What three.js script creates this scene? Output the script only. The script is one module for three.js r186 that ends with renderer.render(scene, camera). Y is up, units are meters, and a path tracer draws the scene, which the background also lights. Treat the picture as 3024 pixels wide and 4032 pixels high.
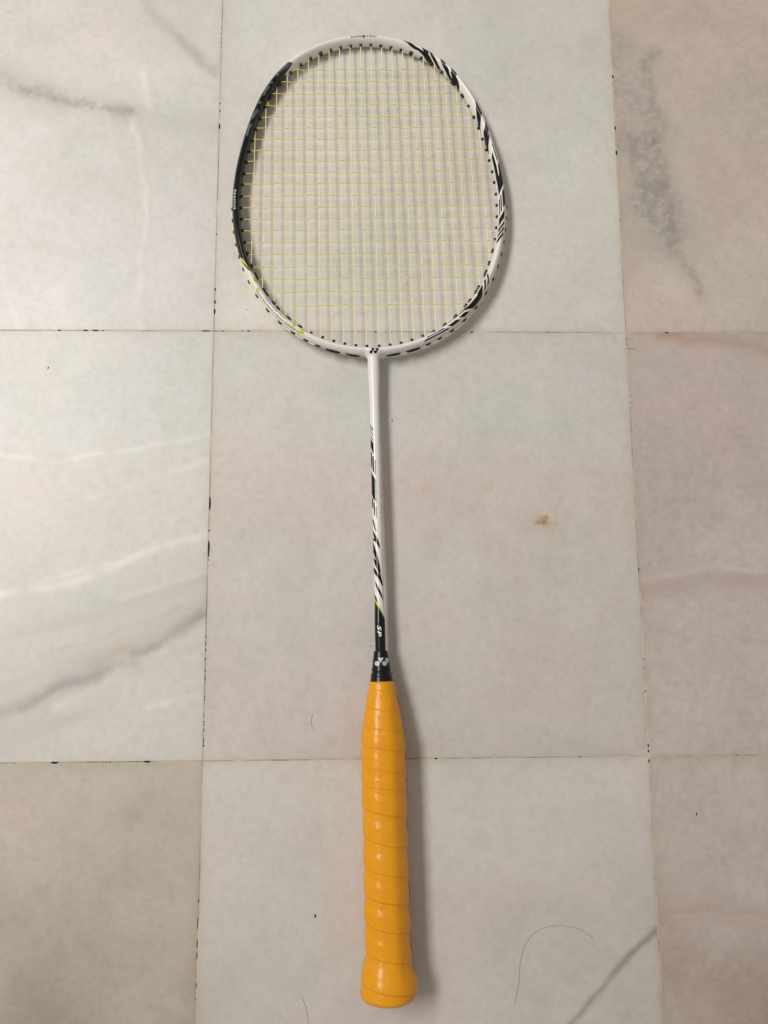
import * as THREE from 'three';
import { mergeGeometries } from 'three/addons/utils/BufferGeometryUtils.js';
import { RoundedBoxGeometry } from 'three/addons/geometries/RoundedBoxGeometry.js';
import { RectAreaLightUniformsLib } from 'three/addons/lights/RectAreaLightUniformsLib.js';

// ---------------------------------------------------------------- camera, light, exposure
const scene = new THREE.Scene();
const camera = new THREE.PerspectiveCamera(65.2385, 768 / 1024, 0.01, 30);
camera.position.set(0.106775, 0.554881, 0.215602);
camera.rotation.set(-1.422097, -0.026944, -0.002314);
const renderer = new THREE.WebGLRenderer({ antialias: true });
renderer.setSize(768, 1024);
renderer.toneMapping = THREE.LinearToneMapping;
renderer.toneMappingExposure = 1;
renderer.shadowMap.enabled = true;
RectAreaLightUniformsLib.init();
scene.background = new THREE.Color(0.33, 0.303, 0.274);       // even light of the dim room around
const LAMP = { x: -1.16, y: 1.95, z: -0.5, w: 0.6, l: 1.3, power: 19.9, color: new THREE.Color(1, 0.97, 0.92) };

// ---------------------------------------------------------------- helpers
const MM = 0.001;
let seed = 7;
const rnd = () => { seed = (seed * 1664525 + 1013904223) >>> 0; return seed / 4294967296; };
const clamp = (x, a, b) => Math.min(b, Math.max(a, x));
const sstep = (a, b, x) => { const t = clamp((x - a) / (b - a), 0, 1); return t * t * (3 - 2 * t); };
const lerp = (a, b, t) => a + (b - a) * t;
function table(list, x) {                                        // piecewise linear with eased corners
  if (x <= list[0][0]) return list[0][1];
  for (let i = 1; i < list.length; i++) if (x <= list[i][0]) return lerp(list[i - 1][1], list[i][1], (x - list[i - 1][0]) / (list[i][0] - list[i - 1][0]));
  return list[list.length - 1][1];
}
const names = {};
function numbered(n) { const k = names[n] = (names[n] ?? -1) + 1; return k ? n + '_' + String(k).padStart(3, '0') : n; }
function part(name, geo, mat, parent, pos) {                    // geometry in millimetres
  if (!geo.userData.scaled) { geo.scale(MM, MM, MM); geo.userData.scaled = true; }
  const m = new THREE.Mesh(geo, mat);
  m.name = parent === scene ? numbered(name) : name;
  m.castShadow = m.receiveShadow = true;
  if (pos) m.position.set(pos[0] * MM, pos[1] * MM, pos[2] * MM);
  parent.add(m);
  return m;
}
function tag(o, label, category, group) { o.userData.label = label; o.userData.category = category; if (group) o.userData.group = group; return o; }
// value noise
const PERM = new Float32Array(65536); for (let i = 0; i < 65536; i++) PERM[i] = rnd();
function vnoise(x, y) {
  const xi = Math.floor(x), yi = Math.floor(y), fx = x - xi, fy = y - yi;
  const u = fx * fx * (3 - 2 * fx), v = fy * fy * (3 - 2 * fy);
  const a = (xi & 255), b = ((xi + 1) & 255), c = (yi & 255) << 8, d = ((yi + 1) & 255) << 8;
  const p = PERM[a | c], q = PERM[b | c], r = PERM[a | d], s = PERM[b | d];
  return (p + (q - p) * u + (r - p) * v + (p - q - r + s) * u * v) * 2 - 1;
}
function fbm(x, y, o) { let s = 0, a = 0.5; for (let i = 0; i < o; i++) { s += a * vnoise(x, y); const t = (x * 0.8 - y * 0.6) * 2.03 + 17.3; y = (x * 0.6 + y * 0.8) * 2.03 + 41.7; x = t; a *= 0.5; } return s; }
const enc = (l) => { l = clamp(l, 0, 1); return Math.round(255 * (l <= 0.0031308 ? 12.92 * l : 1.055 * Math.pow(l, 1 / 2.4) - 0.055)); };
// a surface over a grid; wrap: the second direction closes on itself
function gridSurface(nu, nv, f, uvf, flip) {
  const P = new Float32Array((nu + 1) * (nv + 1) * 3), UV = new Float32Array((nu + 1) * (nv + 1) * 2), N = new Float32Array(P.length), I = [];
  const q = new THREE.Vector3();
  for (let i = 0; i <= nu; i++) for (let j = 0; j <= nv; j++) {
    const k = i * (nv + 1) + j; f(i / nu, j / nv, q); P[3 * k] = q.x; P[3 * k + 1] = q.y; P[3 * k + 2] = q.z;
    const w = uvf ? uvf(i / nu, j / nv, q) : [i / nu, j / nv]; UV[2 * k] = w[0]; UV[2 * k + 1] = w[1];
  }
  const at = (i, j, v) => v.fromArray(P, 3 * (i * (nv + 1) + j));
  const a = new THREE.Vector3(), b = new THREE.Vector3(), c = new THREE.Vector3(), d = new THREE.Vector3();
  for (let i = 0; i <= nu; i++) for (let j = 0; j <= nv; j++) {
    at(Math.max(0, i - 1), j, a); at(Math.min(nu, i + 1), j, b); at(i, j === 0 ? nv - 1 : j - 1, c); at(i, j === nv ? 1 : j + 1, d);
    b.sub(a); d.sub(c); b.cross(d).normalize(); if (flip) b.negate(); b.toArray(N, 3 * (i * (nv + 1) + j));
    if (i < nu && j < nv) {
      const k = i * (nv + 1) + j, l = k + nv + 1;
      if (flip) I.push(k, k + 1, l, k + 1, l + 1, l); else I.push(k, l, k + 1, k + 1, l, l + 1);
    }
  }
  const g = new THREE.BufferGeometry();
  g.setAttribute('position', new THREE.BufferAttribute(P, 3)); g.setAttribute('normal', new THREE.BufferAttribute(N, 3)); g.setAttribute('uv', new THREE.BufferAttribute(UV, 2)); g.setIndex(I);
  return g;
}
function tube(points, r, sides = 6, seg) {
  const c = new THREE.CatmullRomCurve3(points.map((p) => new THREE.Vector3(...p)));
  return new THREE.TubeGeometry(c, seg ?? points.length * 3, r, sides, false);
}
function canvasTex(w, h, draw) {
  const cv = document.createElement('canvas'); cv.width = w; cv.height = h; const c = cv.getContext('2d'); draw(c, w, h);
  const t = new THREE.CanvasTexture(cv); t.colorSpace = THREE.SRGBColorSpace; t.wrapS = t.wrapT = THREE.RepeatWrapping; t.anisotropy = 8; return t;
}
const poly = (c, pts, fill, edge) => { c.fillStyle = fill; c.beginPath(); pts.forEach(([x, y], i) => i ? c.lineTo(x, y) : c.moveTo(x, y)); c.closePath(); c.fill(); if (edge) { c.strokeStyle = fill; c.lineWidth = edge; c.stroke(); } };

// ---------------------------------------------------------------- floor: marble tiles in grout
const floor = new THREE.Group(); floor.name = 'floor'; floor.userData.kind = 'structure'; scene.add(floor);
// veins: [points in mm on the floor, width mm, strength, linear colour, roughness of the line]
const GREY = [0.40, 0.375, 0.34], MAUVE = [0.40, 0.345, 0.33], PALE = [0.86, 0.82, 0.77], PINK = [0.60, 0.47, 0.42], BROWN = [0.42, 0.31, 0.24];
const VEINS = [
  [[[-190, -212], [-165, -201], [-154, -194], [-131, -187], [-117, -180], [-102, -178], [-88, -176], [-70, -171]], 11, 0.5, [0.42, 0.39, 0.34], 4, 0.6], [[[-75, -172], [-63, -170], [-46, -167], [-18, -166], [-2, -160]], 9, 0.26, GREY, 4], [[[-170, -202], [-140, -190]], 14, 0.3, [0.40, 0.39, 0.33], 5],
  [[[-154, -192], [-131, -186], [-117, -180], [-102, -177], [-88, -175], [-66, -171]], 4, 0.6, [0.3, 0.28, 0.26], 3, 1.2],
  [[[-60, -268], [-55, -258], [-43, -245], [-31, -232], [-16, -218], [-3, -206]], 5, 0.55, MAUVE, 2.5],
  [[[-33, -234], [-16, -218], [-5, -207]], 2.5, 0.3, MAUVE, 2],
  [[[-59, -203], [-54, -179]], 3, 0.5, PALE, 1], [[[-64, -168], [-65, -159], [-60, -147], [-54, -111], [-52, -87], [-56, -57], [-55, -37], [-58, -17], [-53, -1]], 2.2, 0.55, PALE, 2],
  [[[-156, -46], [-148, -26], [-139, -1]], 2.5, 0.9, PALE, 1], [[[-84, -169], [-81, -153]], 2, 0.4, PALE, 1], [[[-117, -30], [-108, -14], [-104, -1]], 4, 0.3, PALE, 2],
  [[[-200, 84], [-147, 91], [-119, 96], [-92, 93], [-50, 86], [-2, 77]], 2, 0.6, PALE, 1.5], [[[-83, 122], [-36, 106], [-3, 96]], 2.2, 0.5, PALE, 1],
  [[[-190, 196], [-141, 190], [-94, 182], [-61, 168], [-41, 159], [-2, 147]], 3, 0.8, PALE, 1.5], [[[-121, 183], [-78, 170], [-61, 167]], 2, 0.5, PALE, 1],
  [[[-60, 193], [-26, 181], [-2, 174]], 2.4, 0.5, PALE, 1],
  [[[-110, 200], [-60, 190], [-2, 172]], 24, 0.16, GREY, 6],
  [[[-180, 288], [-135, 268], [-110, 258], [-78, 240], [-52, 228], [-25, 215], [-1, 201]], 6.5, 0.55, [0.38, 0.36, 0.34], 4], [[[-160, 290], [-110, 272], [-80, 252], [-40, 236], [-2, 222]], 4, 0.35, [0.44, 0.42, 0.385], 4, 0.9], [[[-170, 262], [-110, 243], [-60, 224], [-2, 192]], 4, 0.3, [0.45, 0.43, 0.40], 4, 0.9], [[[-190, 230], [-120, 214], [-60, 196], [-2, 183]], 9, 0.2, [0.48, 0.46, 0.42], 5], [[[-180, 278], [-130, 258], [-90, 236], [-50, 219], [-20, 206]], 18, 0.26, [0.46, 0.44, 0.40], 6], [[[-120, 266], [-90, 248], [-66, 240]], 3, 0.6, [0.30, 0.28, 0.265], 2.5], [[[-48, 231], [-30, 222], [-12, 208], [-2, 203]], 3.2, 0.7, [0.28, 0.265, 0.25], 2.5], [[[-74, 246], [-60, 238], [-44, 236]], 3, 0.5, [0.33, 0.31, 0.29], 2.5], [[[-138, 268], [-110, 258], [-90, 247]], 3, 0.35, MAUVE, 2],
  [[[-75, 240], [-52, 229], [-25, 214], [-1, 202]], 4, 0.4, GREY, 5],
  [[[-99, 265], [-58, 243], [-1, 215]], 3, 0.5, PALE, 1.5], [[[-37, 265], [-4, 257]], 2.4, 0.5, PALE, 1], [[[-132, 289], [-108, 281], [-80, 269]], 6, 0.35, GREY, 5],
  [[[332, -228], [328, -219], [330, -187], [331, -152], [336, -130], [336, -104], [336, -74], [347, -55], [356, -30]], 6, 0.42, [0.28, 0.21, 0.18], 5, 1.2],
  [[[304, -230], [312, -190], [318, -150], [322, -110], [326, -80]], 22, 0.55, [0.36, 0.335, 0.31], 8, 1.3],
  [[[318, -150], [330, -110], [336, -80]], 18, 0.36, [0.27, 0.25, 0.235], 9, 1.2],
  [[[326, 1], [360, 6], [404, 14], [450, 26]], 4.5, 0.95, BROWN, 3], [[[300, 4], [350, 8], [400, 26]], 14, 0.4, PINK, 4],
  [[[300, 180], [332, 177], [357, 172], [382, 176], [420, 172]], 2, 0.38, PALE, 3], [[[300, 186], [332, 184], [357, 181], [382, 183], [430, 182]], 7, 0.6, [0.44, 0.34, 0.305], 3],
  [[[226, 480], [240, 466], [276, 430], [300, 409]], 2.3, 0.95, [0.31, 0.295, 0.275], 1.6], [[[268, 438], [282, 424]], 2.5, 0.55, [0.22, 0.22, 0.22], 2],
  [[[300, 402], [337, 398], [374, 406], [420, 404]], 6, 0.75, [0.46, 0.345, 0.31], 3], [[[310, 403], [340, 400], [374, 407]], 1.5, 0.2, PALE, 3],
  [[[-150, 222], [-95, 208], [-45, 192], [-2, 178]], 4, 0.2, GREY, 4], [[[-110, 232], [-60, 214], [-20, 199]], 2, 0.25, GREY, 3], [[[-190, 105], [-140, 112], [-100, 130], [-60, 128]], 16, 0.2, [0.60, 0.50, 0.46], 8],
  [[[-60, 250], [-56, 224], [-52, 205]], 2.5, 0.25, [0.62, 0.48, 0.36], 2], [[[-150, -120], [-110, -112], [-60, -120]], 14, 0.16, [0.56, 0.49, 0.45], 8], [[[-54, -90], [-20, -70], [-8, -40]], 18, 0.12, [0.58, 0.48, 0.43], 8],
  [[[340, 40], [370, 70], [400, 110], [430, 130]], 22, 0.25, [0.55, 0.41, 0.38], 9], [[[305, 350], [340, 362], [390, 356]], 3, 0.2, PINK, 5], [[[310, 440], [350, 452], [400, 446]], 5, 0.2, BROWN, 6], [[[360, -250], [372, -180], [380, -90]], 16, 0.14, [0.46, 0.33, 0.27], 9],
  [[[165, -255], [162, -190], [163, -120], [160, -40]], 4, 0.35, PALE, 5],
];
const STAINS = [[233, 138.5, 3.4, 1.0, [0.30, 0.155, 0.045]], [236, 136, 2, 0.8, [0.34, 0.18, 0.06]], [230, 140, 2, 0.7, [0.34, 0.19, 0.08]], [233, 138, 12, 0.32, [0.5, 0.38, 0.22]], [196, 115, 6, 0.22, [0.5, 0.42, 0.28]], [198, 117, 1.6, 0.4, [0.3, 0.27, 0.22]], [150, 116, 2, 0.35, [0.5, 0.36, 0.22]], [-56, 223.6, 7, 0.28, [0.6, 0.46, 0.32]], [330, -152, 3, 0.5, [0.2, 0.17, 0.15]]];
const TILE_BASE = {          // linear colour of each marble slab, bottom row with shade painted in: [upper/left tone, lower/right tone], strength of its grain
  '-1,-1': [[0.60, 0.575, 0.53], [0.635, 0.615, 0.60], 0.9], '0,-1': [[0.615, 0.60, 0.555], [0.635, 0.61, 0.565], 0.8], '1,-1': [[0.555, 0.475, 0.405], [0.56, 0.495, 0.435], 1.5],
  '-1,0': [[0.625, 0.61, 0.58], [0.585, 0.565, 0.53], 0.9], '0,0': [[0.585, 0.572, 0.535], [0.555, 0.51, 0.47], 1.0], '1,0': [[0.505, 0.445, 0.41], [0.54, 0.478, 0.437], 1.6],
  '-1,1': [[0.495, 0.445, 0.385], [0.265, 0.227, 0.183], 1.2], '0,1': [[0.595, 0.565, 0.525], [0.455, 0.425, 0.375], 0.8], '1,1': [[0.53, 0.465, 0.42], [0.35, 0.275, 0.228], 1.6],  // second tones mix slab colour with painted near-edge shade, deepest at bottom left
};
const TS = 300, GAP = 0.55, TEX = 704;
function segDist(px, pz, pts) {
  let best = 1e9;
  for (let i = 1; i < pts.length; i++) {
    const ax = pts[i - 1][0], az = pts[i - 1][1], dx = pts[i][0] - ax, dz = pts[i][1] - az;
    const t = clamp(((px - ax) * dx + (pz - az) * dz) / (dx * dx + dz * dz), 0, 1), ex = px - ax - dx * t, ez = pz - az - dz * t, d = ex * ex + ez * ez;
    if (d < best) best = d;
  }
  return Math.sqrt(best);
}
function tileTexture(ci, cj) {
  const D = new Uint8Array(TEX * TEX * 4), x0 = ci * TS, z0 = cj * TS, [c0, c1, grain] = TILE_BASE[ci + ',' + cj];
  const mine = VEINS.filter(([p, w]) => p.some(([x, z]) => x > x0 - 40 && x < x0 + TS + 40 && z > z0 - 40 && z < z0 + TS + 40) && (() => { let cx = 0, cz = 0; for (const q of p) { cx += q[0]; cz += q[1]; } cx /= p.length; cz /= p.length; return Math.floor(clamp(cx, x0 - 160, x0 + 460) / TS) === ci && Math.floor(cz / TS) === cj; })())
    .map((v) => ({ pts: v[0], w: v[1], s: v[2], c: v[3], r: v[4], k: v[5] ?? 0.3, x0: Math.min(...v[0].map((q) => q[0])) - v[1] * 3 - 8, x1: Math.max(...v[0].map((q) => q[0])) + v[1] * 3 + 8, z0: Math.min(...v[0].map((q) => q[1])) - v[1] * 3 - 8, z1: Math.max(...v[0].map((q) => q[1])) + v[1] * 3 + 8 }));
  const stains = STAINS.filter(([x, z]) => x > x0 && x < x0 + TS && z > z0 && z < z0 + TS);
  const ox = ci * 131.7 + 300, oz = cj * 87.3 + 300, pinkBand = ci === 0 && cj === 0;
  for (let j = 0; j < TEX; j++) for (let i = 0; i < TEX; i++) {
    const x = x0 + (i + 0.5) / TEX * TS, z = z0 + (j + 0.5) / TEX * TS, nx = x + ox, nz = z + oz;
    const wx = vnoise(nx * 0.03, nz * 0.03) * 8, wz = vnoise(nx * 0.03 + 50, nz * 0.03 + 9) * 8;
    const big = fbm((nx + wx) * 0.014, (nz + wz) * 0.014, 4), mid = fbm((nx + wx) * 0.05 + 9, (nz + wz) * 0.05, 3);
    const rx0 = nx * 0.83 - nz * 0.56, rz0 = nx * 0.56 + nz * 0.83, mott = fbm(rx0 * 0.26, rz0 * 0.26 + 70, 4), fine = vnoise(rx0 * 0.7, rz0 * 0.7) * 0.5 + vnoise(rz0 * 1.5, rx0 * 1.5 + 9) * 0.5;
    const hue = fbm(nx * 0.022 + 140, nz * 0.022 + 33, 3);
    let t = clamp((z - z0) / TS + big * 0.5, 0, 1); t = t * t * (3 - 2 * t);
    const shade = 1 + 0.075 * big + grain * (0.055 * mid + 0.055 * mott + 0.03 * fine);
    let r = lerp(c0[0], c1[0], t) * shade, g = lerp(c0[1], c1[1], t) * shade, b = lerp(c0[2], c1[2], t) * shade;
    r *= 1 + 0.05 * hue; g *= 1 - 0.012 * hue; b *= 1.015 + 0.01 * hue + 0.03 * mid;
    if (pinkBand) { const k = sstep(75, 105, z - (x - 60) * 0.03 + mid * 22) * (1 - sstep(130, 190, z + mid * 30)); r *= 1 + 0.015 * k; g *= 1 - 0.04 * k; b *= 1 - 0.05 * k; }
    // small crystalline flecks
    const fl = fbm(rx0 * 0.3 + 7, rz0 * 0.3, 3) * 1.2, fk = 1 - 0.055 * sstep(0.0, 0.7, fl) + 0.035 * sstep(0.1, 0.8, -fl); r *= fk; g *= fk; b *= fk;
    for (const v of mine) {
      if (x < v.x0 || x > v.x1 || z < v.z0 || z > v.z1) continue;
      const rx = fbm(nx * 0.045 + 3, nz * 0.045, 3) * v.r * 1.5, rz = fbm(nx * 0.045 + 31, nz * 0.045 + 5, 3) * v.r * 1.5;
      const d = segDist(x + rx, z + rz, v.pts) / v.w;
      if (d < 2.6) { const k = v.s * Math.exp(-d * d) * (v.c === PALE ? clamp(0.42 + 0.8 * mid + 0.3 * big, 0.1, 0.7) : 1) * (v.c === PALE ? 1 : clamp(0.8 + 0.6 * mid + v.k * (0.9 * mott + 0.25 * fine), 0.1, 1.4)); r = lerp(r, v.c[0], k); g = lerp(g, v.c[1], k); b = lerp(b, v.c[2], k); }
    }
    for (const [sx, sz, sr, ss, sc] of stains) { const d = Math.hypot(x - sx + mott * sr * 1.6, (z - sz) * 1.5 + fine * sr * 0.6 + mid * sr) / sr; if (d < 2.5) { const k = ss * Math.exp(-d * d); r = lerp(r, sc[0], k); g = lerp(g, sc[1], k); b = lerp(b, sc[2], k); } }
    const e = Math.min(x - x0, x0 + TS - x, z - z0, z0 + TS - z), k = (0.10 * Math.exp(-e / 2.2) + 0.05 * Math.exp(-e / 9)) * (0.8 + 1.1 * mid); r *= 1 - k * 0.8; g *= 1 - k; b *= 1 - k * 1.5;   // grime worked in along the joints
    const o = (j * TEX + i) * 4; D[o] = enc(r); D[o + 1] = enc(g); D[o + 2] = enc(b); D[o + 3] = 255;
  }
  const tx = new THREE.DataTexture(D, TEX, TEX, THREE.RGBAFormat); tx.colorSpace = THREE.SRGBColorSpace; tx.magFilter = THREE.LinearFilter; tx.minFilter = THREE.LinearFilter; tx.anisotropy = 8; tx.needsUpdate = true;
  return tx;
}
const tileGeo = new RoundedBoxGeometry(TS - GAP, 10, TS - GAP, 2, 0.35);
{ const p = tileGeo.attributes.position, uv = tileGeo.attributes.uv; for (let i = 0; i < p.count; i++) uv.setXY(i, p.getX(i) / TS + 0.5, p.getZ(i) / TS + 0.5); }
const tileMats = {};
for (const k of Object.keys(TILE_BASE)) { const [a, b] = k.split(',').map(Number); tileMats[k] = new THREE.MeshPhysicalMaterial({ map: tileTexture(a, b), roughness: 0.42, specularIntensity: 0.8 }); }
const LIP = { '1,-1': -0.04, '1,0': -0.09, '-1,0': 0.05, '-1,1': -0.05, '1,1': -0.06, '0,1': -0.02 };
for (let ci = -2; ci <= 2; ci++) for (let cj = -2; cj <= 2; cj++) {
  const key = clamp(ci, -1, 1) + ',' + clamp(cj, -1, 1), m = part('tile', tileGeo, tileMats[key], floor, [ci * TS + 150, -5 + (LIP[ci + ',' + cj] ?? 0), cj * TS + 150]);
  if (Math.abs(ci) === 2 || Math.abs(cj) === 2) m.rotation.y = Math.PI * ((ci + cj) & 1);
}
{ // grout bed just under the tile faces, cream and dirty
  const tex = canvasTex(512, 512, (c, w, h) => {
    const im = c.createImageData(w, h);
    for (let j = 0; j < h; j++) for (let i = 0; i < w; i++) { const n = fbm(i * 0.11, j * 0.11, 4), m = fbm(i * 0.02 + 8, j * 0.02, 2), o = (j * w + i) * 4, k = 1 + 0.5 * n + 0.5 * m; im.data[o] = enc(0.46 * k); im.data[o + 1] = enc(0.405 * k); im.data[o + 2] = enc(0.325 * k); im.data[o + 3] = 255; }
    c.putImageData(im, 0, 0);
  });
  tex.repeat.set(3, 3);
  const g = new THREE.BoxGeometry(1500, 8, 1500); part('grout', g, new THREE.MeshStandardMaterial({ map: tex, roughness: 0.95 }), floor, [150, -4.14, 150]);
}
{ // dark holes where the grout has fallen out: [x, z, length along the joint, joint direction, width]
  const H = [];
  const V = (x, z, l, w) => H.push([x, z, l, 'z', w]), X = (x, z, l, w) => H.push([x, z, l, 'x', w]);
  for (const z of [-242.7, -238.2, -234.4, -230.5, -227.4]) V(-0.4, z, 1.0, 0.8);
  V(0, -179.9, 1.4, 1.1); V(0, -173.6, 1.8, 1.2); V(0, -161, 4.6, 1.5); V(0, -74.4, 1.5, 1); V(0, -31.6, 2.4, 1.3); V(0, -22, 3, 1.5); V(0, -14.7, 4.6, 1.5);
  X(-110.5, 0, 2.6, 1.2); X(-92, 0, 4, 1.3); X(-84.8, 0, 4.6, 1.3); X(-79.5, 0, 1.4, 0.8); X(-6.2, 0, 6.6, 1.1); X(1.3, 0, 1.2, 0.9); X(6.2, 0, 1.6, 1); X(20.3, 0, 1.4, 0.9); X(24.8, 0, 2, 1.1); X(104.5, 0.3, 0.9, 0.7); X(116.5, 0.3, 2, 1); X(124.2, 0.3, 0.9, 0.7); X(186.7, 0.2, 2.4, 1.2);
  V(0.3, 126.1, 10, 1.4); V(0.2, 145.2, 1.4, 1); V(0.3, 157.9, 12.5, 1.4); V(0.2, 165.7, 1.1, 0.9); V(0.3, 290.1, 1.6, 1);
  X(-97.7, 300, 5.2, 1.6); X(-36.9, 300, 4.6, 1.5); X(-61, 300, 0.9, 0.8); X(-63.5, 300, 0.9, 0.8); X(-66, 300, 0.9, 0.7); X(-43, 300, 0.8, 0.7);
  V(300.3, -206.2, 2.6, 1.4); V(300.1, -163.1, 2.8, 1.4); V(300, -142.6, 4.4, 1.4); V(299.9, -87.7, 0.9, 0.8); V(300.1, 4.6, 0.9, 0.8); V(300.1, 9, 0.8, 0.7); X(330.1, 0, 3, 1);
  V(300.2, 48, 0.9, 0.7); V(300.2, 52.7, 1, 0.8); V(300.2, 57, 0.9, 0.7); V(299.8, 173.3, 1.2, 0.9); V(300.4, 235.2, 1, 0.8); V(300.2, 257, 1.4, 0.8); V(300.1, 293, 3, 0.9); V(300.1, 296.6, 2, 0.9); V(300, 303.2, 2.6, 0.9);
  X(155.6, 300, 2.6, 0.9); X(253, 300, 1.4, 0.8);
  for (let i = 0; i < 16; i++) V(0.1 + (rnd() - 0.5) * 0.5, 240 + rnd() * 50, 0.8 + rnd() * 1.2, 0.6);
  for (const z of [218, 223, 227, 233]) V(0, z, 2.5, 0.55);
  for (const [z, l] of [[388, 2], [402, 8], [414, 6], [421, 5], [439, 3], [447, 1.2]]) V(-0.5, z, l, 0.6);
  for (let i = 0; i < 22; i++) V(300 + (rnd() - 0.5) * 0.5, -230 + rnd() * 690, 0.5 + rnd() * 0.5, 0.55);
  for (let i = 0; i < 14; i++) X(-150 + rnd() * 520, (rnd() < 0.5 ? 0 : 300), 0.5 + rnd() * 0.6, 0.55);
  const gm = new THREE.MeshStandardMaterial({ color: new THREE.Color().setRGB(0.028, 0.022, 0.018), roughness: 1 });
  const holeGeo = [0, 1, 2].map((s) => {
    const g = new THREE.SphereGeometry(0.5, 9, 6); const p = g.attributes.position;
    for (let i = 0; i < p.count; i++) { const x = p.getX(i), y = p.getY(i), z = p.getZ(i), k = 1 + 0.22 * Math.sin(z * 9 + s * 2.1) * Math.cos(x * 7 + s); p.setXYZ(i, x * k, y * 0.25, z); }
    g.computeVertexNormals(); g.scale(MM, MM, MM); g.userData.scaled = true; return g;
  });
  H.forEach(([x, z, l, d, w], i) => { const m = part('grout_hole', holeGeo[i % 3], gm, floor, [x, 0.0, z]); m.scale.set(d === 'x' ? l : w, 1, d === 'x' ? w : l); m.rotation.y = 0; });
}

// ---------------------------------------------------------------- the racket
// its own axes, millimetres: x across, y up out of the string plane, z from the head's tip to the butt
const racket = new THREE.Group(); racket.name = 'badminton_racket';
tag(racket, 'white and black badminton racket with pale yellow strings and orange grip lying on marble tiles', 'racket');
racket.position.set(0.110037, 0.0055, -0.229440);
racket.quaternion.setFromRotationMatrix(new THREE.Matrix4().makeBasis(new THREE.Vector3(0.999825, 0, -0.018687), new THREE.Vector3(-0.000344, 0.99983, -0.01843), new THREE.Vector3(0.018684, 0.018434, 0.999656)));
scene.add(racket);
const RIMR = [110.283, 7.129, 14.415, -0.843, -0.083, 0.192, -0.449], CZ = 118, RB = 3.0, RA = 5.5, PEXP = 1.75;
const rimR = (psi) => RIMR.reduce((s, c, i) => s + c * Math.cos(i * psi), 0);
const rimP = (psi) => { const r = rimR(psi), a = psi + Math.PI / 2; return [r * Math.cos(a), CZ + r * Math.sin(a)]; };
const ARC = []; { let s = 0, q = rimP(0); for (let i = 0; i <= 2000; i++) { const p = rimP(i / 2000 * 2 * Math.PI); s += Math.hypot(p[0] - q[0], p[1] - q[1]); ARC.push(s); q = p; } }
const RIML = ARC[2000];
function rimAt(f) {                                            // f 0..1 along the rim from the throat, past the left side
  f = ((f % 1) + 1) % 1; const t = f * RIML; let lo = 0, hi = 2000; while (hi - lo > 1) { const m = (lo + hi) >> 1; if (ARC[m] > t) hi = m; else lo = m; }
  const psi = (lo + (t - ARC[lo]) / (ARC[hi] - ARC[lo])) / 2000 * 2 * Math.PI, p = rimP(psi), a = rimP(psi - 1e-3), b = rimP(psi + 1e-3);
  let tx = b[0] - a[0], tz = b[1] - a[1]; const l = Math.hypot(tx, tz); tx /= l; tz /= l;
  return { x: p[0], z: p[1], tx, tz, nx: tz, nz: -tx, psi };   // n points outward
}
const spow = (x) => Math.sign(x) * Math.pow(Math.abs(x), 2 / PEXP);
function rimSection(T) { const th = T * 2 * Math.PI, d = Math.min(T, 1 - T) / 0.045; return [RB * spow(Math.cos(th)) * (1 - 0.16 * Math.exp(-d * d)), RA * spow(Math.sin(th))]; }

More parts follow.
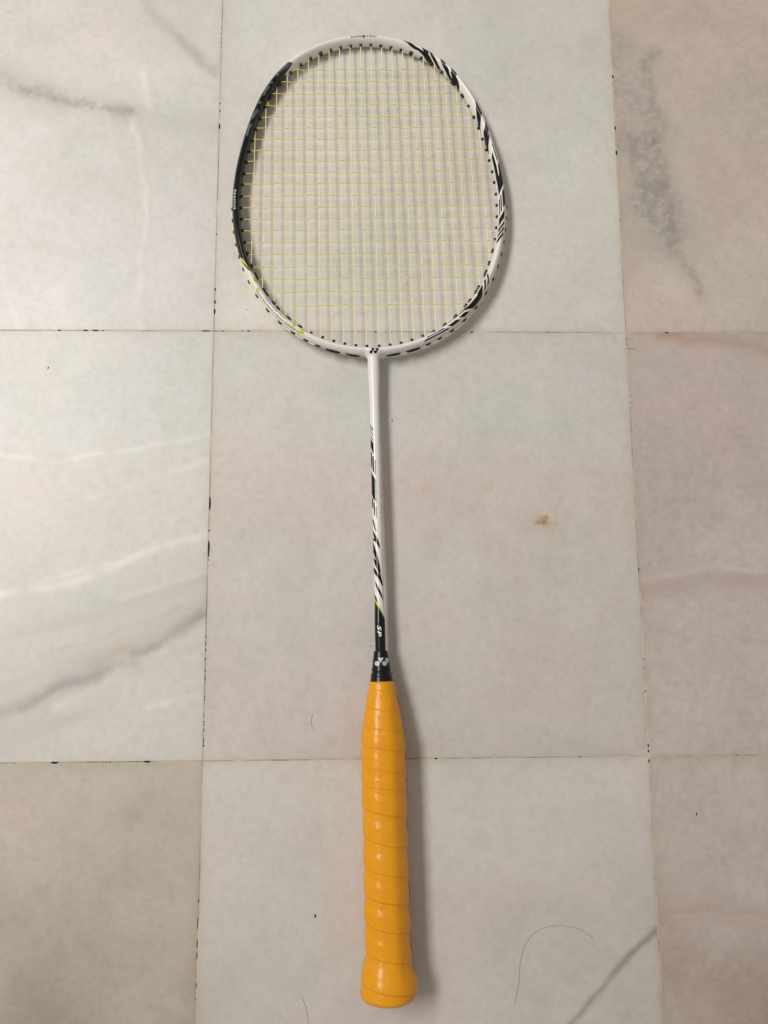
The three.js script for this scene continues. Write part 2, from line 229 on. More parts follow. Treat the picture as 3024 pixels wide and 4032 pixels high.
const INK = '#0c0f13', LIME = '#bccb3a';
const frameTex = canvasTex(2048, 256, (c, w, h) => {
  c.fillStyle = '#e3e1de'; c.fillRect(0, 0, w, h);
  const g = c.createLinearGradient(320, 0, 846, 0); g.addColorStop(0, '#0a1012'); g.addColorStop(0.86, '#0b0d10'); g.addColorStop(0.93, '#23262a'); g.addColorStop(1, '#5a5e62');
  poly(c, [[374, 0], [366, 24], [356, 50], [332, 80], [324, 104], [330, 180], [374, 256], [838, 256], [822, 190], [818, 111], [832, 102], [846, 89], [838, 39], [838, 0]], g);
  for (const p of [[[834, 53], [838, 91], [822, 80], [810, 70], [806, 53], [822, 43]], [[806, 37], [806, 79], [798, 83], [798, 51]], [[780, 51], [782, 79], [778, 84], [772, 51]], [[770, 53], [768, 82], [754, 78], [746, 85], [740, 66], [758, 53]], [[728, 51], [728, 88], [722, 86], [720, 55]], [[706, 62], [710, 86], [706, 92], [686, 77], [678, 52], [688, 51]], [[670, 45], [672, 84], [666, 84], [658, 74], [640, 81], [642, 52], [656, 50], [664, 40]]]) poly(c, p, '#596166');
  // black flashes of the right side
  for (const p of [
    [[1100, 42], [1118, 42], [1128, 60], [1136, 73], [1146, 77], [1160, 86], [1168, 117], [1156, 101], [1146, 93], [1136, 93], [1126, 86], [1118, 71], [1112, 62]],
    [[1142, 42], [1152, 40], [1166, 41], [1164, 47], [1170, 84], [1182, 105], [1190, 123], [1188, 150], [1176, 150], [1168, 122], [1160, 103], [1160, 86], [1156, 73], [1148, 45]],
    [[1166, 38], [1172, 40], [1182, 71], [1190, 85], [1200, 103], [1210, 119], [1206, 150], [1198, 119], [1190, 104], [1178, 84], [1164, 41]],
    [[1196, 34], [1204, 36], [1210, 42], [1216, 69], [1226, 78], [1234, 99], [1242, 108], [1250, 118], [1244, 150], [1238, 131], [1228, 112], [1220, 101], [1210, 87], [1204, 74]],
    [[1228, 32], [1236, 35], [1246, 41], [1252, 80], [1262, 89], [1272, 106], [1276, 142], [1268, 156], [1260, 151], [1252, 133], [1246, 134], [1246, 104], [1238, 88]],
    [[1318, 30], [1326, 26], [1340, 26], [1352, 31], [1364, 76], [1376, 101], [1388, 132], [1378, 141], [1368, 152], [1370, 122], [1356, 105], [1344, 86], [1336, 73]],
    [[1372, 28], [1378, 22], [1390, 24], [1402, 58], [1414, 61], [1418, 76], [1428, 96], [1446, 119], [1436, 125], [1420, 132], [1412, 115], [1400, 105], [1394, 89], [1390, 73]],
    [[1418, 22], [1456, 22], [1456, 29], [1420, 30]], [[1432, 54], [1468, 50], [1470, 60], [1432, 63]],
    [[1450, 82], [1486, 79], [1508, 81], [1518, 103], [1502, 104], [1482, 102], [1460, 100]], [[1474, 36], [1472, 20], [1516, 17], [1548, 100], [1518, 101], [1504, 70], [1484, 62]],
    [[1530, 17], [1566, 20], [1580, 64], [1546, 67]], [[1552, 87], [1552, 78], [1588, 77], [1588, 86]], [[1560, 102], [1560, 93], [1592, 95], [1596, 102]], [[1586, 47], [1602, 48], [1622, 102], [1606, 102]],
    [[1612, 47], [1617, 46], [1636, 98], [1630, 103]], [[1624, 45], [1629, 44], [1648, 98], [1643, 100]], [[1637, 46], [1641, 39], [1662, 97], [1656, 101]], [[1734, 94], [1754, 37], [1759, 36], [1739, 94]], [[1748, 92], [1768, 39], [1773, 38], [1753, 96]],
    [[1762, 96], [1788, 22], [1814, 26], [1836, 84], [1820, 84], [1790, 76], [1784, 89]], [[1820, 84], [1836, 84], [1858, 89], [1882, 97], [1914, 98], [1908, 108], [1882, 107], [1856, 104], [1832, 104]],
    [[1828, 34], [1842, 33], [1854, 64], [1840, 67]], [[1854, 38], [1874, 39], [1884, 67], [1864, 66]], [[1892, 59], [1912, 66], [1934, 62], [1932, 73], [1912, 76], [1896, 76]], [[1884, 38], [1912, 43], [1941, 39], [1938, 50], [1914, 53], [1888, 49]],
  ]) poly(c, p, INK, 2);
  // lime accents of the lower left
  for (const p of [[[366, 24], [356, 50], [332, 80], [324, 106], [322, 90], [343, 52], [356, 22]]]) poly(c, p, LIME);
  poly(c, [[356, 22], [343, 52], [322, 90], [319, 112], [330, 57], [347, 36]], INK);
  for (const p of [[[310, 73], [310, 102], [300, 96], [296, 71], [304, 62]], [[288, 59], [284, 70], [278, 75], [276, 48], [286, 45]], [[178, 86], [172, 94], [168, 54], [176, 53]], [[166, 46], [156, 57], [156, 105], [147, 108], [147, 46], [156, 32], [164, 35]]]) poly(c, p, LIME);
  for (const p of [[[312, 23], [302, 38], [284, 40], [292, 22]], [[274, 75], [256, 75], [260, 50]], [[192, 64], [182, 84], [182, 50], [190, 50]]]) poly(c, p, '#dbe69a');
  const text = (str, x, y, size, len, fill, flip, font) => {    // centred at x, y, stretched to len along the rim
    c.save(); c.translate(x, y); if (flip) c.rotate(Math.PI); c.font = (font ?? 'bold ') + size + 'px sans-serif'; c.fillStyle = fill; c.textAlign = 'center'; c.textBaseline = 'middle';
    const m = c.measureText(str).width; c.scale(len / m, 1); c.fillText(str, 0, 0); c.restore();
  };
  text('EXTRA SLIM SHAFT /', 224, 70, 20, 68, '#4a4e52', true);
  text('INPUT BALANCE / 10mm LONGER', 225, 40, 18, 118, '#3c4044', true);
  text('Namd', 492, 56, 36, 46, '#f4f5f4', true, '');
  text('ISOMETRIC', 1020, 65, 30, 58, '#2a2428', false);
  poly(c, [[1015, 54], [1025, 54], [1020, 88]], '#4b4247');
});
const frameMat = new THREE.MeshPhysicalMaterial({ map: frameTex, roughness: 0.5, specularIntensity: 0.15, clearcoat: 0.6, clearcoatRoughness: 0.12 });
part('frame', gridSurface(900, 48, (s, T, q) => { const a = rimAt(s), [n, w] = rimSection(T); q.set(a.x + a.nx * n, w, a.z + a.nz * n); }, (s, T) => [s, 1 - T]), frameMat, racket);

{ // throat: rim and shaft run into each other; smooth union meshed by surface nets
  const tex = canvasTex(512, 512, (c, w, h) => {                 // x -20..20, z 236..286
    c.fillStyle = '#e3e1de'; c.fillRect(0, 0, w, h);
    const X = (x) => (x + 20) / 40 * w, Z = (z) => (z - 236) / 50 * h;
    c.fillStyle = '#0b0c0e';
    for (const t of [[[-1.75, 248.0], [1.05, 248.0], [-0.25, 250.8]], [[1.35, 248.0], [4.1, 248.0], [2.6, 250.8]]]) poly(c, t.map(([x, z]) => [X(x), Z(z)]), '#0b0c0e');
    for (const x of [-1.6, 1.4]) { c.beginPath(); c.ellipse(X(x), Z(250.7), 1.05 / 40 * w, 1.05 / 50 * h, 0, 0, 7); c.fill(); }
  });
  const sd = (x, y, z) => {
    const dx = x, dz = z - CZ, r = Math.hypot(dx, dz), psi = Math.atan2(dz, dx) - Math.PI / 2, n = r - rimR(psi), fade = 0.1 * (1 - sstep(13, 18, Math.abs(x))) - 0.16 * sstep(13.5, 18, Math.abs(x));
    const e = Math.pow(Math.pow(Math.abs(n) / RB, PEXP) + Math.pow(Math.abs(y) / RA, PEXP), 1 / PEXP), f1 = (e - 1) * 3.0 - fade;
    const hw = lerp(4.3, 3.5, sstep(256, 285, z)), hy = lerp(4.9, 3.5, sstep(250, 282, z));
    let f2 = (Math.hypot((x - 0.05) / hw, y / hy) - 1) * Math.min(hw, hy); if (z < 249) f2 = Math.max(f2, 249 - z);
    const k = 5.5, hh = clamp(0.5 + 0.5 * (f2 - f1) / k, 0, 1);
    return lerp(f2, f1, hh) - k * hh * (1 - hh) * 0.62;
  };
  const lo = [-18.5, -7, 241], step = 0.42, n = [89, 34, 106], id = new Int32Array(n[0] * n[1] * n[2]).fill(-1), F = new Float32Array(n[0] * n[1] * n[2]);
  const ix = (i, j, k) => (k * n[1] + j) * n[0] + i;
  for (let k = 0; k < n[2]; k++) for (let j = 0; j < n[1]; j++) for (let i = 0; i < n[0]; i++) F[ix(i, j, k)] = sd(lo[0] + i * step, lo[1] + j * step, lo[2] + k * step);
  const P = [], N = [], UV = [], I = [], E = [[0, 1], [2, 3], [4, 5], [6, 7], [0, 2], [1, 3], [4, 6], [5, 7], [0, 4], [1, 5], [2, 6], [3, 7]];
  for (let k = 0; k < n[2] - 1; k++) for (let j = 0; j < n[1] - 1; j++) for (let i = 0; i < n[0] - 1; i++) {
    const c = []; let inside = 0; for (let q = 0; q < 8; q++) { const v = F[ix(i + (q & 1), j + ((q >> 1) & 1), k + (q >> 2))]; c.push(v); if (v < 0) inside++; }
    if (!inside || inside === 8) continue;
    let x = 0, y = 0, z = 0, m = 0;
    for (const [a, b] of E) if ((c[a] < 0) !== (c[b] < 0)) { const t = c[a] / (c[a] - c[b]); x += lerp(a & 1, b & 1, t); y += lerp((a >> 1) & 1, (b >> 1) & 1, t); z += lerp(a >> 2, b >> 2, t); m++; }
    const p = [lo[0] + (i + x / m) * step, lo[1] + (j + y / m) * step, lo[2] + (k + z / m) * step], h = 0.12;
    const g = new THREE.Vector3(sd(p[0] + h, p[1], p[2]) - sd(p[0] - h, p[1], p[2]), sd(p[0], p[1] + h, p[2]) - sd(p[0], p[1] - h, p[2]), sd(p[0], p[1], p[2] + h) - sd(p[0], p[1], p[2] - h)).normalize();
    id[ix(i, j, k)] = P.length / 3; P.push(...p); N.push(g.x, g.y, g.z); UV.push((p[0] + 20) / 40, 1 - (p[2] - 236) / 50);
  }
  const quad = (a, b, c, d, fl) => { if (a < 0 || b < 0 || c < 0 || d < 0) return; fl ? I.push(a, c, b, b, c, d) : I.push(a, b, c, b, d, c); };
  for (let k = 1; k < n[2] - 1; k++) for (let j = 1; j < n[1] - 1; j++) for (let i = 1; i < n[0] - 1; i++) {
    const s = F[ix(i, j, k)] < 0;
    if (s !== F[ix(i + 1, j, k)] < 0) quad(id[ix(i, j - 1, k - 1)], id[ix(i, j, k - 1)], id[ix(i, j - 1, k)], id[ix(i, j, k)], !s);
    if (s !== F[ix(i, j + 1, k)] < 0) quad(id[ix(i - 1, j, k - 1)], id[ix(i, j, k - 1)], id[ix(i - 1, j, k)], id[ix(i, j, k)], s);
    if (s !== F[ix(i, j, k + 1)] < 0) quad(id[ix(i - 1, j - 1, k)], id[ix(i, j - 1, k)], id[ix(i - 1, j, k)], id[ix(i, j, k)], !s);
  }
  const g = new THREE.BufferGeometry(); g.setAttribute('position', new THREE.Float32BufferAttribute(P, 3)); g.setAttribute('normal', new THREE.Float32BufferAttribute(N, 3)); g.setAttribute('uv', new THREE.Float32BufferAttribute(UV, 2)); g.setIndex(I);
  part('throat', g, new THREE.MeshPhysicalMaterial({ map: tex, roughness: 0.5, specularIntensity: 0.15, clearcoat: 0.6, clearcoatRoughness: 0.12 }), racket);
}

{ // shaft: print is laid out over z 270..460 and once round (top at a quarter)
  const tex = canvasTex(1520, 256, (c, w, h) => {
    const X = (z) => (z - 270) * 8, q = (pts, f) => poly(c, pts.map(([z, t]) => [X(z), t < 0 ? 128 : t]), f, f === INK ? 2.5 : 0);
    c.fillStyle = '#e3e1de'; c.fillRect(0, 0, w, h);
    for (const p of [
      [[300.5, 128], [306.2, 84], [307.4, 82], [301.9, 128]], [[303.8, 128], [309.8, 84], [310.6, 83], [305.2, 124]], [[307.7, 126], [313.4, 84], [314.3, 82], [309.2, 119]], [[311.3, 120], [316.3, 83], [323.2, 84], [316.6, 126]],
      [[320.2, 124], [322.9, 101], [333.9, 101], [330.2, 128]], [[325.2, 94], [325.5, 84], [336.6, 84], [335.4, 95]], [[334.2, 128], [341, 79], [356.9, 78], [350.3, 128]],
      [[352.8, 124], [355.3, 100], [361.9, 100], [359.4, 123]], [[357.5, 92], [358, 84], [366.7, 84], [365.9, 92]],
      [[367.3, 128], [370.2, 101], [377.3, 75], [378, 78], [375.1, 91], [370, 119]], [[375, 127], [379.2, 92], [383.4, 65], [386.9, 51], [389.5, 52], [384.9, 81], [383, 119], [382, 119], [383, 93], [379, 111]],
      [[383.3, 124], [388, 95], [393.4, 75], [401.5, 54], [405.6, 49], [406.8, 59], [402.4, 82], [398.8, 105], [394.4, 118], [396.7, 98], [397.3, 80], [390.1, 128]],
      [[401.5, 125], [403.3, 96], [407.7, 57], [405.6, 51], [409.3, 44], [414.7, 24], [414.4, 38], [409.3, 70], [406, 104], [404.2, 128]], [[411.5, 103], [412.9, 89], [417.3, 59], [423.7, 27], [424.8, 24], [421.6, 51], [416.6, 84]],
      [[419, 123], [422.7, 93], [426.2, 75], [424.4, 95], [421.6, 126]],
    ]) q(p, INK);
    for (const p of [[[327.8, 76], [328.2, 68], [338.8, 69], [337.5, 77]], [[341.6, 75], [341.8, 68], [358.2, 69], [357.8, 74]], [[360.1, 76], [360.6, 69], [369.2, 69], [368.6, 76]]]) q(p, '#5b5f63');
    for (const [a, b] of [[299, 302], [308, 315], [320, 323], [327.5, 330], [335, 342], [344, 348], [351, 354], [359, 365], [366.5, 373]]) q([[a, 8], [b, 8], [b, 15], [a, 15]], '#54423f');
    q([[424, 128], [424, 121], [429.4, 71], [435.2, 33], [437.3, 6], [439.7, 0], [470, 0], [470, 256], [440, 256], [424, 200]], INK);
    q([[422.3, 116], [429.2, 56], [430.9, 50], [436, 20], [434, 36], [429.4, 72], [424, 118]], LIME);
    c.save(); c.translate(X(444.2), 70); c.font = 'italic bold 52px sans-serif'; c.fillStyle = '#f0f1ef'; c.textAlign = 'center'; c.textBaseline = 'middle'; c.scale(58 / c.measureText('SP').width, 0.82); c.fillText('SP', 0, 2); c.restore();
  });
  const m = new THREE.MeshPhysicalMaterial({ map: tex, roughness: 0.5, specularIntensity: 0.15, clearcoat: 0.6, clearcoatRoughness: 0.12 });
  part('shaft', gridSurface(60, 40, (s, T, q) => { const z = lerp(283, 460, s), r = 3.46 - 0.05 * sstep(300, 420, z) - 0.2 * sstep(380, 425, z) + 0.3 * sstep(428, 436, z), a = T * 2 * Math.PI; q.set(0.05 + r * Math.cos(a), r * Math.sin(a), z); }, (s, T) => [(lerp(283, 460, s) - 270) / 190, 1 - T], true), m, racket);
}
{ // black plastic cone between shaft and grip
  const prof = [[457.6, 3.5], [457.6, 4.1], [457.9, 4.55], [458.6, 4.75], [462, 5.2], [467, 5.9], [470.2, 6.5], [470.8, 6.55], [471.1, 6.2], [471.7, 6.25], [472.2, 6.85], [474, 7.1], [474.3, 6.95], [474.8, 7.2], [478.5, 7.75], [479, 7.7]];
  const tex = canvasTex(512, 512, (c, w, h) => {                 // x -10..10, z 456..482
    c.fillStyle = '#0a0b0c'; c.fillRect(0, 0, w, h);
    const X = (x) => (x + 10) / 20 * w, Z = (z) => (z - 456) / 26 * h;
    poly(c, [[-1.95, 462.2], [1.85, 462.2], [-0.3, 465.7]].map(([x, z]) => [X(x), Z(z)]), '#c3c5c6'); poly(c, [[2.6, 462.5], [6.4, 462.6], [4.3, 466.0]].map(([x, z]) => [X(x), Z(z)]), '#b9bbbd');
    for (const [x, f] of [[-2.6, '#c3c5c6'], [2.45, '#b2b5b7']]) { c.fillStyle = f; c.beginPath(); c.ellipse(X(x), Z(465.9), 1.55 / 20 * w, 1.6 / 26 * h, 0, 0, 7); c.fill(); }
  });
  const rr = (th) => { let s = 0; for (let i = 0; i < 4; i++) s += Math.pow(Math.abs(Math.cos(th - i * Math.PI / 4)), 9); return Math.pow(s, -1 / 9); };
  const L = prof.length - 1;
  part('shaft_cone', gridSurface(L * 3, 64, (s, T, q) => { const k = s * L, i = Math.min(L - 1, Math.floor(k)), f = k - i, z = lerp(prof[i][0], prof[i + 1][0], f), r = lerp(prof[i][1], prof[i + 1][1], f), a = T * 2 * Math.PI, oct = sstep(458, 470, z); const R = r * lerp(1, rr(a), oct); q.set(0.2 + R * Math.cos(a), R * Math.sin(a), z); }, (s, T, q) => [(q.x + 10) / 20, 1 - (q.z - 456) / 26], true),
    new THREE.MeshPhysicalMaterial({ map: tex, roughness: 0.34, specularIntensity: 0.6, clearcoat: 0.15, clearcoatRoughness: 0.2 }), racket);
}
{ // octagonal handle wound with an overgrip
  const W = [[477.6, 7.75], [484, 9.2], [493, 10.85], [500, 12.0], [505, 12.75], [511, 13.7], [515, 14.2], [525, 14.4], [537, 14.35], [563, 13.85], [590, 13.95], [623, 13.85], [641, 13.85], [647, 14.2], [653, 15.4], [658, 16.7], [662, 17.35], [667, 17.5], [680, 17.3]];
  const SEAM = [474.8, 486.8, 499.3, 511.0, 523.3, 537.2, 547.0, 564.7, 583.1, 600.3, 616.4, 633.2, 650.3, 667.5, 684];
  const smoothW = (z) => (z > 690 ? table(W, z) : (table(W, z - 1.6) + table(W, z) * 2 + table(W, z + 1.6)) / 4);
  const turn = (z) => { let i = 1; while (i < SEAM.length - 1 && z > SEAM[i]) i++; return i - 1 + (z - SEAM[i - 1]) / (SEAM[i] - SEAM[i - 1]); };
  const oct = (th, p) => { let s = 0; for (let i = 0; i < 4; i++) s += Math.pow(Math.abs(Math.cos(th - i * Math.PI / 4)), p); return Math.pow(s, -1 / p); };
  const Z0 = 477.6, Z1 = 666.8, NU = 1500;
  const zs = []; zs.push([Z0, 6.5]); zs.push([Z0, 7.3]); for (let i = 0; i <= NU; i++) { const z = lerp(Z0 + 0.05, Z1, i / NU); zs.push([z, -1]); } for (let i = 1; i <= 40; i++) { const t = i / 40 * Math.PI / 2; zs.push([Z1 + Math.sin(t) * 4.0, (1 - 0.22 * (1 - Math.cos(t)))]); } zs.push([670.9, 0.35]); zs.push([670.92, 0.02]);
  const rEnd = smoothW(Z1), n = zs.length - 1;
  const geo = gridSurface(n, 128, (s, T, q) => {
    const [z, r0] = zs[Math.round(s * n)], th = T * 2 * Math.PI;
    let R = r0 > 2 ? r0 : r0 > 0 ? rEnd * r0 : smoothW(z);
    const ph = turn(z) + T - 0.0, f = ph - Math.floor(ph), k = Math.floor(ph), amp = lerp(0.36, 0.72, sstep(520, 570, z)) * (0.65 + 0.7 * PERM[(k * 37 + 11) & 65535]);
    const fr = 0.36 + 0.06 * vnoise(k * 3.3, th * 0.8); let bump = amp * (sstep(fr - 0.15, fr + 0.13, f) * 0.95 + 0.12 * Math.sin(f * Math.PI) - 0.95 * sstep(0.92, 1, f)) - 0.13 * Math.exp(-Math.pow(Math.min(f, 1 - f) / 0.014, 2)) * (0.3 + 0.7 * Math.max(0, Math.cos(th - 0.5)));
    bump += 0.26 * fbm(th * 1.6 + 40, z * 0.13, 2) + 0.05 * vnoise(th * 6, z * 0.5);
    const damp = r0 > 0 ? (r0 > 2 ? 0 : 1 - (z - Z1) / 4) : sstep(Z0, Z0 + 1.5, z);
    R = R * lerp(1, oct(th, 12) * 0.995, sstep(480, 505, z) * (1 - 0.55 * sstep(648, 664, z))) + bump * Math.max(0, damp);
    q.set(0.3 - 0.0015 * (z - 520) + R * Math.cos(th), R * Math.sin(th), z);
  }, (s, T) => [T * 90 / 20, zs[Math.round(s * n)][0] / 20], true);
  const S = 256, D = new Uint8Array(S * S * 4), Bm = new Uint8Array(S * S * 4);
  for (let j = 0; j < S; j++) for (let i = 0; i < S; i++) {
    const o = (j * S + i) * 4, n1 = fbm(i * 0.05 + 5, j * 0.05, 3), n2 = vnoise(i * 0.5, j * 0.5), k = 1 + 0.06 * n1 + 0.05 * n2;
    D[o] = enc(0.76 * k); D[o + 1] = enc(0.315 * k); D[o + 2] = enc(0.002 * k); D[o + 3] = 255; Bm[o] = Bm[o + 1] = Bm[o + 2] = 128 + 100 * n2; Bm[o + 3] = 255;
  }
  const mk = (d, srgb) => { const t = new THREE.DataTexture(d, S, S, THREE.RGBAFormat); if (srgb) t.colorSpace = THREE.SRGBColorSpace; t.wrapS = t.wrapT = THREE.MirroredRepeatWrapping; t.magFilter = t.minFilter = THREE.LinearFilter; t.needsUpdate = true; return t; };
  const gripMat = new THREE.MeshPhysicalMaterial({ map: mk(D, true), bumpMap: mk(Bm), bumpScale: 0.00003, roughness: 0.33, specularIntensity: 1 });
  part('grip', geo, gripMat, racket);
  // the cut end of the finishing tape, a low step at the top of the grip
  part('tape_end', gridSurface(6, 10, (s, T, q) => { const z = 478.3 + s * 1.1 + T * -0.15, th = lerp(1.35, 0.75, T), R = 8.0 + (z - 478) * 0.24 + 0.22 * Math.sin(s * Math.PI); q.set(0.3 + R * Math.cos(th), R * Math.sin(th), z); }, null, false),
    new THREE.MeshStandardMaterial({ color: new THREE.Color().setRGB(0.55, 0.21, 0.005), roughness: 0.6, side: THREE.DoubleSide }), racket);
}

// ---- strings, grommets
const stringTone = (r, g, b) => new THREE.MeshPhysicalMaterial({ color: new THREE.Color().setRGB(r, g, b), roughness: 0.38 });
const mainMat = stringTone(0.90, 0.83, 0.42), crossMat = stringTone(0.76, 0.63, 0.14);
const insideRim = (x, z) => Math.hypot(x, z - CZ) < rimR(Math.atan2(z - CZ, x) - Math.PI / 2);
function hit(x, z, dx, dz) { let a = 0, b = 140; for (let i = 0; i < 40; i++) { const m = (a + b) / 2; if (insideRim(x + dx * m, z + dz * m)) a = m; else b = m; } return [x + dx * a, z + dz * a]; }
const CROSS = [24.6, 34.9, 44.7, 54.2, 63.6, 73.0, 82.1, 91.0, 99.8, 109.2, 118.0, 127.6, 136.8, 146.0, 155.0, 164.4, 173.6, 183.4, 192.8, 202.6, 213.1];
const MAINS = [...Array(22)].map((_, i) => { const k = i - 10.5; return { t: k * 7.93, b: k * 8.2 + Math.sign(k) * 0.45 }; });
const mainX = (m, z) => lerp(m.t, m.b, clamp((z - m.zt) / (m.zb - m.zt), 0, 1));
const ends = [];
MAINS.forEach((m, i) => {
  const p = hit(m.t, 118, 0, -1), q = hit(m.b, 118, 0, 1); m.zt = p[1]; m.zb = q[1]; ends.push([p[0], p[1], 'top', i], [q[0], q[1], 'bottom', i]);
});
const CEND = CROSS.map((z, j) => { const p = hit(0, z, -1, 0), q = hit(0, z, 1, 0); ends.push([p[0], z, 'left', j], [q[0], z, 'right', j]); return [p[0], q[0]]; });
const weave = (i, j) => ((i + j) & 1 ? 1 : -1);
MAINS.forEach((m, i) => {
  const pts = [[m.t, 0, m.zt - 1.2]]; let last = m.zt;
  const js = CROSS.map((z, j) => [z, j]).filter(([z, j]) => z > m.zt + 3 && z < m.zb - 3 && CEND[j][0] + 2 < mainX(m, z) && CEND[j][1] - 2 > mainX(m, z));
  for (const [z, j] of js) pts.push([mainX(m, z), 0.2 * weave(i, j), z]);
  pts.push([m.b, 0, m.zb + 1.2]);
  part('main_string', tube(pts, 0.31, 6, pts.length * 4), mainMat, racket);
});
CROSS.forEach((z, j) => {
  const [x0, x1] = CEND[j], pts = [[x0 - 1.2, 0, z]];
  MAINS.forEach((m, i) => { const x = mainX(m, z); if (x > x0 + 3 && x < x1 - 3 && z > m.zt + 2 && z < m.zb - 2) pts.push([x, -0.5 * weave(i, j), z + 0.22 * weave(i, j) * ((i % 3) - 1) + (vnoise(i * 0.7, j * 3.1)) * 0.22]); });
  pts.push([x1 + 1.2, 0, z]);
  part('cross_string', tube(pts, 0.31, 6, pts.length * 5), crossMat, racket);
});
const plastic = new THREE.MeshPhysicalMaterial({ color: new THREE.Color().setRGB(0.013, 0.010, 0.009), roughness: 0.38 });
const lathe = (pr) => { const g = new THREE.LatheGeometry(pr.map(([r, y]) => new THREE.Vector2(r, y)), 14); g.rotateZ(-Math.PI / 2); return g; };   // axis along +x
const barrel = lathe([[1.3, 1.2], [1.3, 2.75], [1.18, 3.1], [1.12, 4.1], [1.02, 4.42], [0.75, 4.55], [0.42, 4.5], [0.36, 3.6]]);
const capGeo = (() => { const g = new THREE.SphereGeometry(1, 16, 10); g.scale(1.0, 0.95, 2.35); return g; })();
const rimFrac = (x, z) => { const psi = ((Math.atan2(z - CZ, x) - Math.PI / 2) % (2 * Math.PI) + 2 * Math.PI) % (2 * Math.PI); return ARC[Math.round(psi / (2 * Math.PI) * 2000)] / RIML; };
const orient = (m, a, inward) => { const s = inward ? -1 : 1; m.quaternion.setFromRotationMatrix(new THREE.Matrix4().makeBasis(new THREE.Vector3(a.nx * s, 0, a.nz * s), new THREE.Vector3(0, 1, 0), new THREE.Vector3(-a.nz * s, 0, a.nx * s).multiplyScalar(1))); };
for (const [x, z, side, i] of ends) {
  const a = rimAt(rimFrac(x, z)), m = part('grommet', barrel, plastic, racket, [x, 0, z]); orient(m, a, true);
  const slant = (side === 'bottom' && (i < 5 || i > 16)) || ((side === 'left' || side === 'right') && i > 15);
  const big = side === 'top' && (i === 6 || i === 15);
  m.scale.set(side === 'bottom' && i > 5 && i < 16 ? 1.14 : 1, big ? 1.4 : 0.95, big ? 1.4 : slant ? 1.6 : 0.95);
}
// outer lips of the grommet strip along the lower half of the rim
const CAPS = [478, 452, 426, 398, 370, 342, 312, 278, 240, 204, 170, 140, 114];
for (const s of CAPS) for (const f of [s / 2048, 1 - s / 2048]) {
  const a = rimAt(f), m = part('grommet_lip', capGeo, plastic, racket, [a.x + a.nx * 2.8, 0.1, a.z + a.nz * 2.8]); orient(m, a, false); m.scale.set(1, s < 300 ? 1.25 : 1.05, s < 300 ? 0.92 : 0.8);
}
const longLip = (() => { const g = new THREE.SphereGeometry(1, 20, 12), p = g.attributes.position; g.scale(1.35, 1.75, 5.4); for (let i = 0; i < p.count; i++) if (p.getY(i) < 0) p.setY(i, p.getY(i) * 0.8); g.computeVertexNormals(); return g; })();
for (const s of [82, 40]) for (const f of [s / 2048, 1 - s / 2048]) { const a = rimAt(f), m = part('grommet_lip', longLip, plastic, racket, [a.x + a.nx * 2.75, -0.5, a.z + a.nz * 2.75]); orient(m, a, false); }
for (let k = 0; k < CAPS.length - 1; k++) for (const sg of [1, -1]) {            // string showing between the lips on the outside
  const pts = []; for (let q = 0; q <= 4; q++) { const a = rimAt(sg * lerp(CAPS[k] - 4, CAPS[k + 1] + 4, q / 4) / 2048), o = 2.95 + 0.5 * Math.sin(q / 4 * Math.PI); pts.push([a.x + a.nx * o, 0.15, a.z + a.nz * o]); }
  part('outer_string', tube(pts, 0.34, 6, 10), mainMat, racket);
}
for (const s of [[82, 1], [40, 1], [82, -1], [40, -1]]) { const pts = []; for (let q = -2; q <= 2; q++) { const a = rimAt(s[1] * (s[0] + q * 5.5) / 2048), o = 3.4 - q * q * 0.22; pts.push([a.x + a.nx * o, -1.9, a.z + a.nz * o]); } part('outer_string', tube(pts, 0.34, 6, 10), mainMat, racket); }
{ // two tied-off ends
  const km = stringTone(0.72, 0.42, 0.10);
  const knot = () => { const g = [new THREE.TorusGeometry(0.75, 0.36, 6, 12), new THREE.TorusGeometry(0.65, 0.36, 6, 12).rotateX(1.2).translate(0.2, 0.3, 0.9), tube([[0, 0.3, -0.8], [0.6, 0.8, -0.2], [0.9, 0.9, 1.2]], 0.33, 6, 8)].map((q) => q.index ? q.toNonIndexed() : q); return mergeGeometries(g); };
  const a = MAINS[1], b = MAINS[3];
  part('string_knot', knot(), km, racket, [mainX(a, a.zt + 6) + 0.9, 0.4, a.zt + 6.5]).rotation.set(0.4, 0.3, 0);
  part('string_knot', knot(), km, racket, [mainX(b, b.zb - 5) + 0.4, 0.4, b.zb - 5.6]).rotation.set(1.1, 0.2, 0.4);
}

// ---------------------------------------------------------------- stray hairs and specks on the tiles
const hairMat = new THREE.MeshStandardMaterial({ color: new THREE.Color().setRGB(0.10, 0.085, 0.07), roughness: 0.5 });
const hair = (pts, r, label) => tag(part('hair_strand', tube(pts.map(([x, z], i) => [x, 0.12 + 0.1 * (i % 2), z]), r, 5, pts.length * 6), hairMat, scene), label, 'hair', 'stray hairs on the tiles');
hair([[204.2, 453], [207.1, 441.5], [208.6, 428.8], [211.6, 419], [217.2, 411.9], [225, 407.7], [234.3, 406.5], [243.5, 407.6], [251.1, 410.3], [257.3, 415.1]], 0.07, 'long thin hair curved like a hook on the tile right of the orange grip');
hair([[73.1, 270], [71.9, 276.1], [74.4, 281.6]], 0.07, 'short bent hair on the tile left of the top of the orange grip');
hair([[67, 446.4], [70.3, 454.6], [71.5, 463], [71, 475]], 0.07, 'thin hair at the bottom edge left of the end of the orange grip');
hair([[299, 12.8], [301, 12.3], [304, 12.5], [307.4, 12.8]], 0.09, 'short straight hair crossing the right tile joint just below the corner of four tiles');
const speckMat = new THREE.MeshStandardMaterial({ color: new THREE.Color().setRGB(0.03, 0.024, 0.02), roughness: 0.8 });
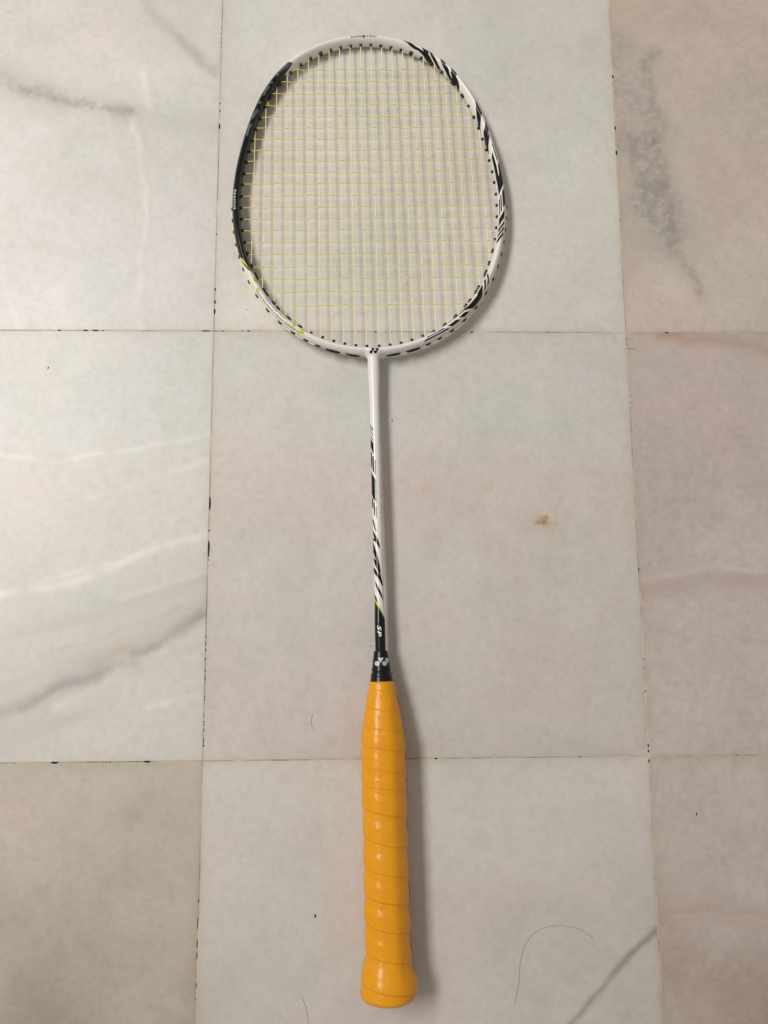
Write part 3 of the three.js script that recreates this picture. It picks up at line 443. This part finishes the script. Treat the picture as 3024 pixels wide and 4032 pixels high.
function speck(x, z, a, b, turn, label) {
  const g = new THREE.IcosahedronGeometry(0.5, 2), p = g.attributes.position;
  for (let i = 0; i < p.count; i++) { const k = 1 + 0.3 * vnoise(p.getX(i) * 4 + x, p.getZ(i) * 4 + z); p.setXYZ(i, p.getX(i) * k * a, p.getY(i) * 0.5 * Math.min(a, b), p.getZ(i) * k * b); }
  g.computeVertexNormals(); g.rotateY(turn);
  return tag(part('dirt_speck', g, speckMat, scene, [x, 0.2, z]), label, 'speck', 'dirt specks on the tiles');
}
speck(75.4, 398.3, 1.2, 2.2, 0.1, 'dark oval speck of dirt on the tile left of the lower orange grip');
speck(330.2, 337.9, 0.7, 2, -0.2, 'small dark speck on the lowest tile at the right edge');
speck(-116.9, 28.1, 0.8, 1.6, -0.7, 'small dark slanted speck on the pale tile at the left, below the tile joint');
speck(112.3, 225.1, 0.9, 0.9, 0, 'tiny round dark speck left of the black cone of the racket');
speck(128.1, 66.5, 0.6, 2, 0.1, 'thin brown fleck on the tile just right of the upper white shaft');
speck(23, -16.3, 0.8, 0.7, 0, 'tiny dark speck beside the lower left of the racket head');

// ---------------------------------------------------------------- the ceiling lamp, up to the left out of the picture
{
  const t = new THREE.Group(); t.name = 'ceiling_lamp'; t.position.set(LAMP.x, LAMP.y, LAMP.z); scene.add(t);
  tag(t, 'long white ceiling lamp with a glowing panel, high to the left of the racket', 'lamp');
  part('housing', new RoundedBoxGeometry(LAMP.w * 1000 + 40, 50, LAMP.l * 1000 + 40, 2, 8), new THREE.MeshStandardMaterial({ color: 0xdddddd, roughness: 0.5 }), t, [0, 33, 0]);
  part('diffuser', new THREE.BoxGeometry(LAMP.w * 1000, 6, LAMP.l * 1000), new THREE.MeshStandardMaterial({ color: 0xffffff, emissive: LAMP.color, emissiveIntensity: 2, roughness: 0.8 }), t, [0, 4, 0]);
  const l = new THREE.RectAreaLight(LAMP.color, LAMP.power, LAMP.w, LAMP.l); l.name = 'lamp_light'; l.position.set(0, -0.004, 0); l.rotation.x = -Math.PI / 2; t.add(l);
}
renderer.render(scene, camera);
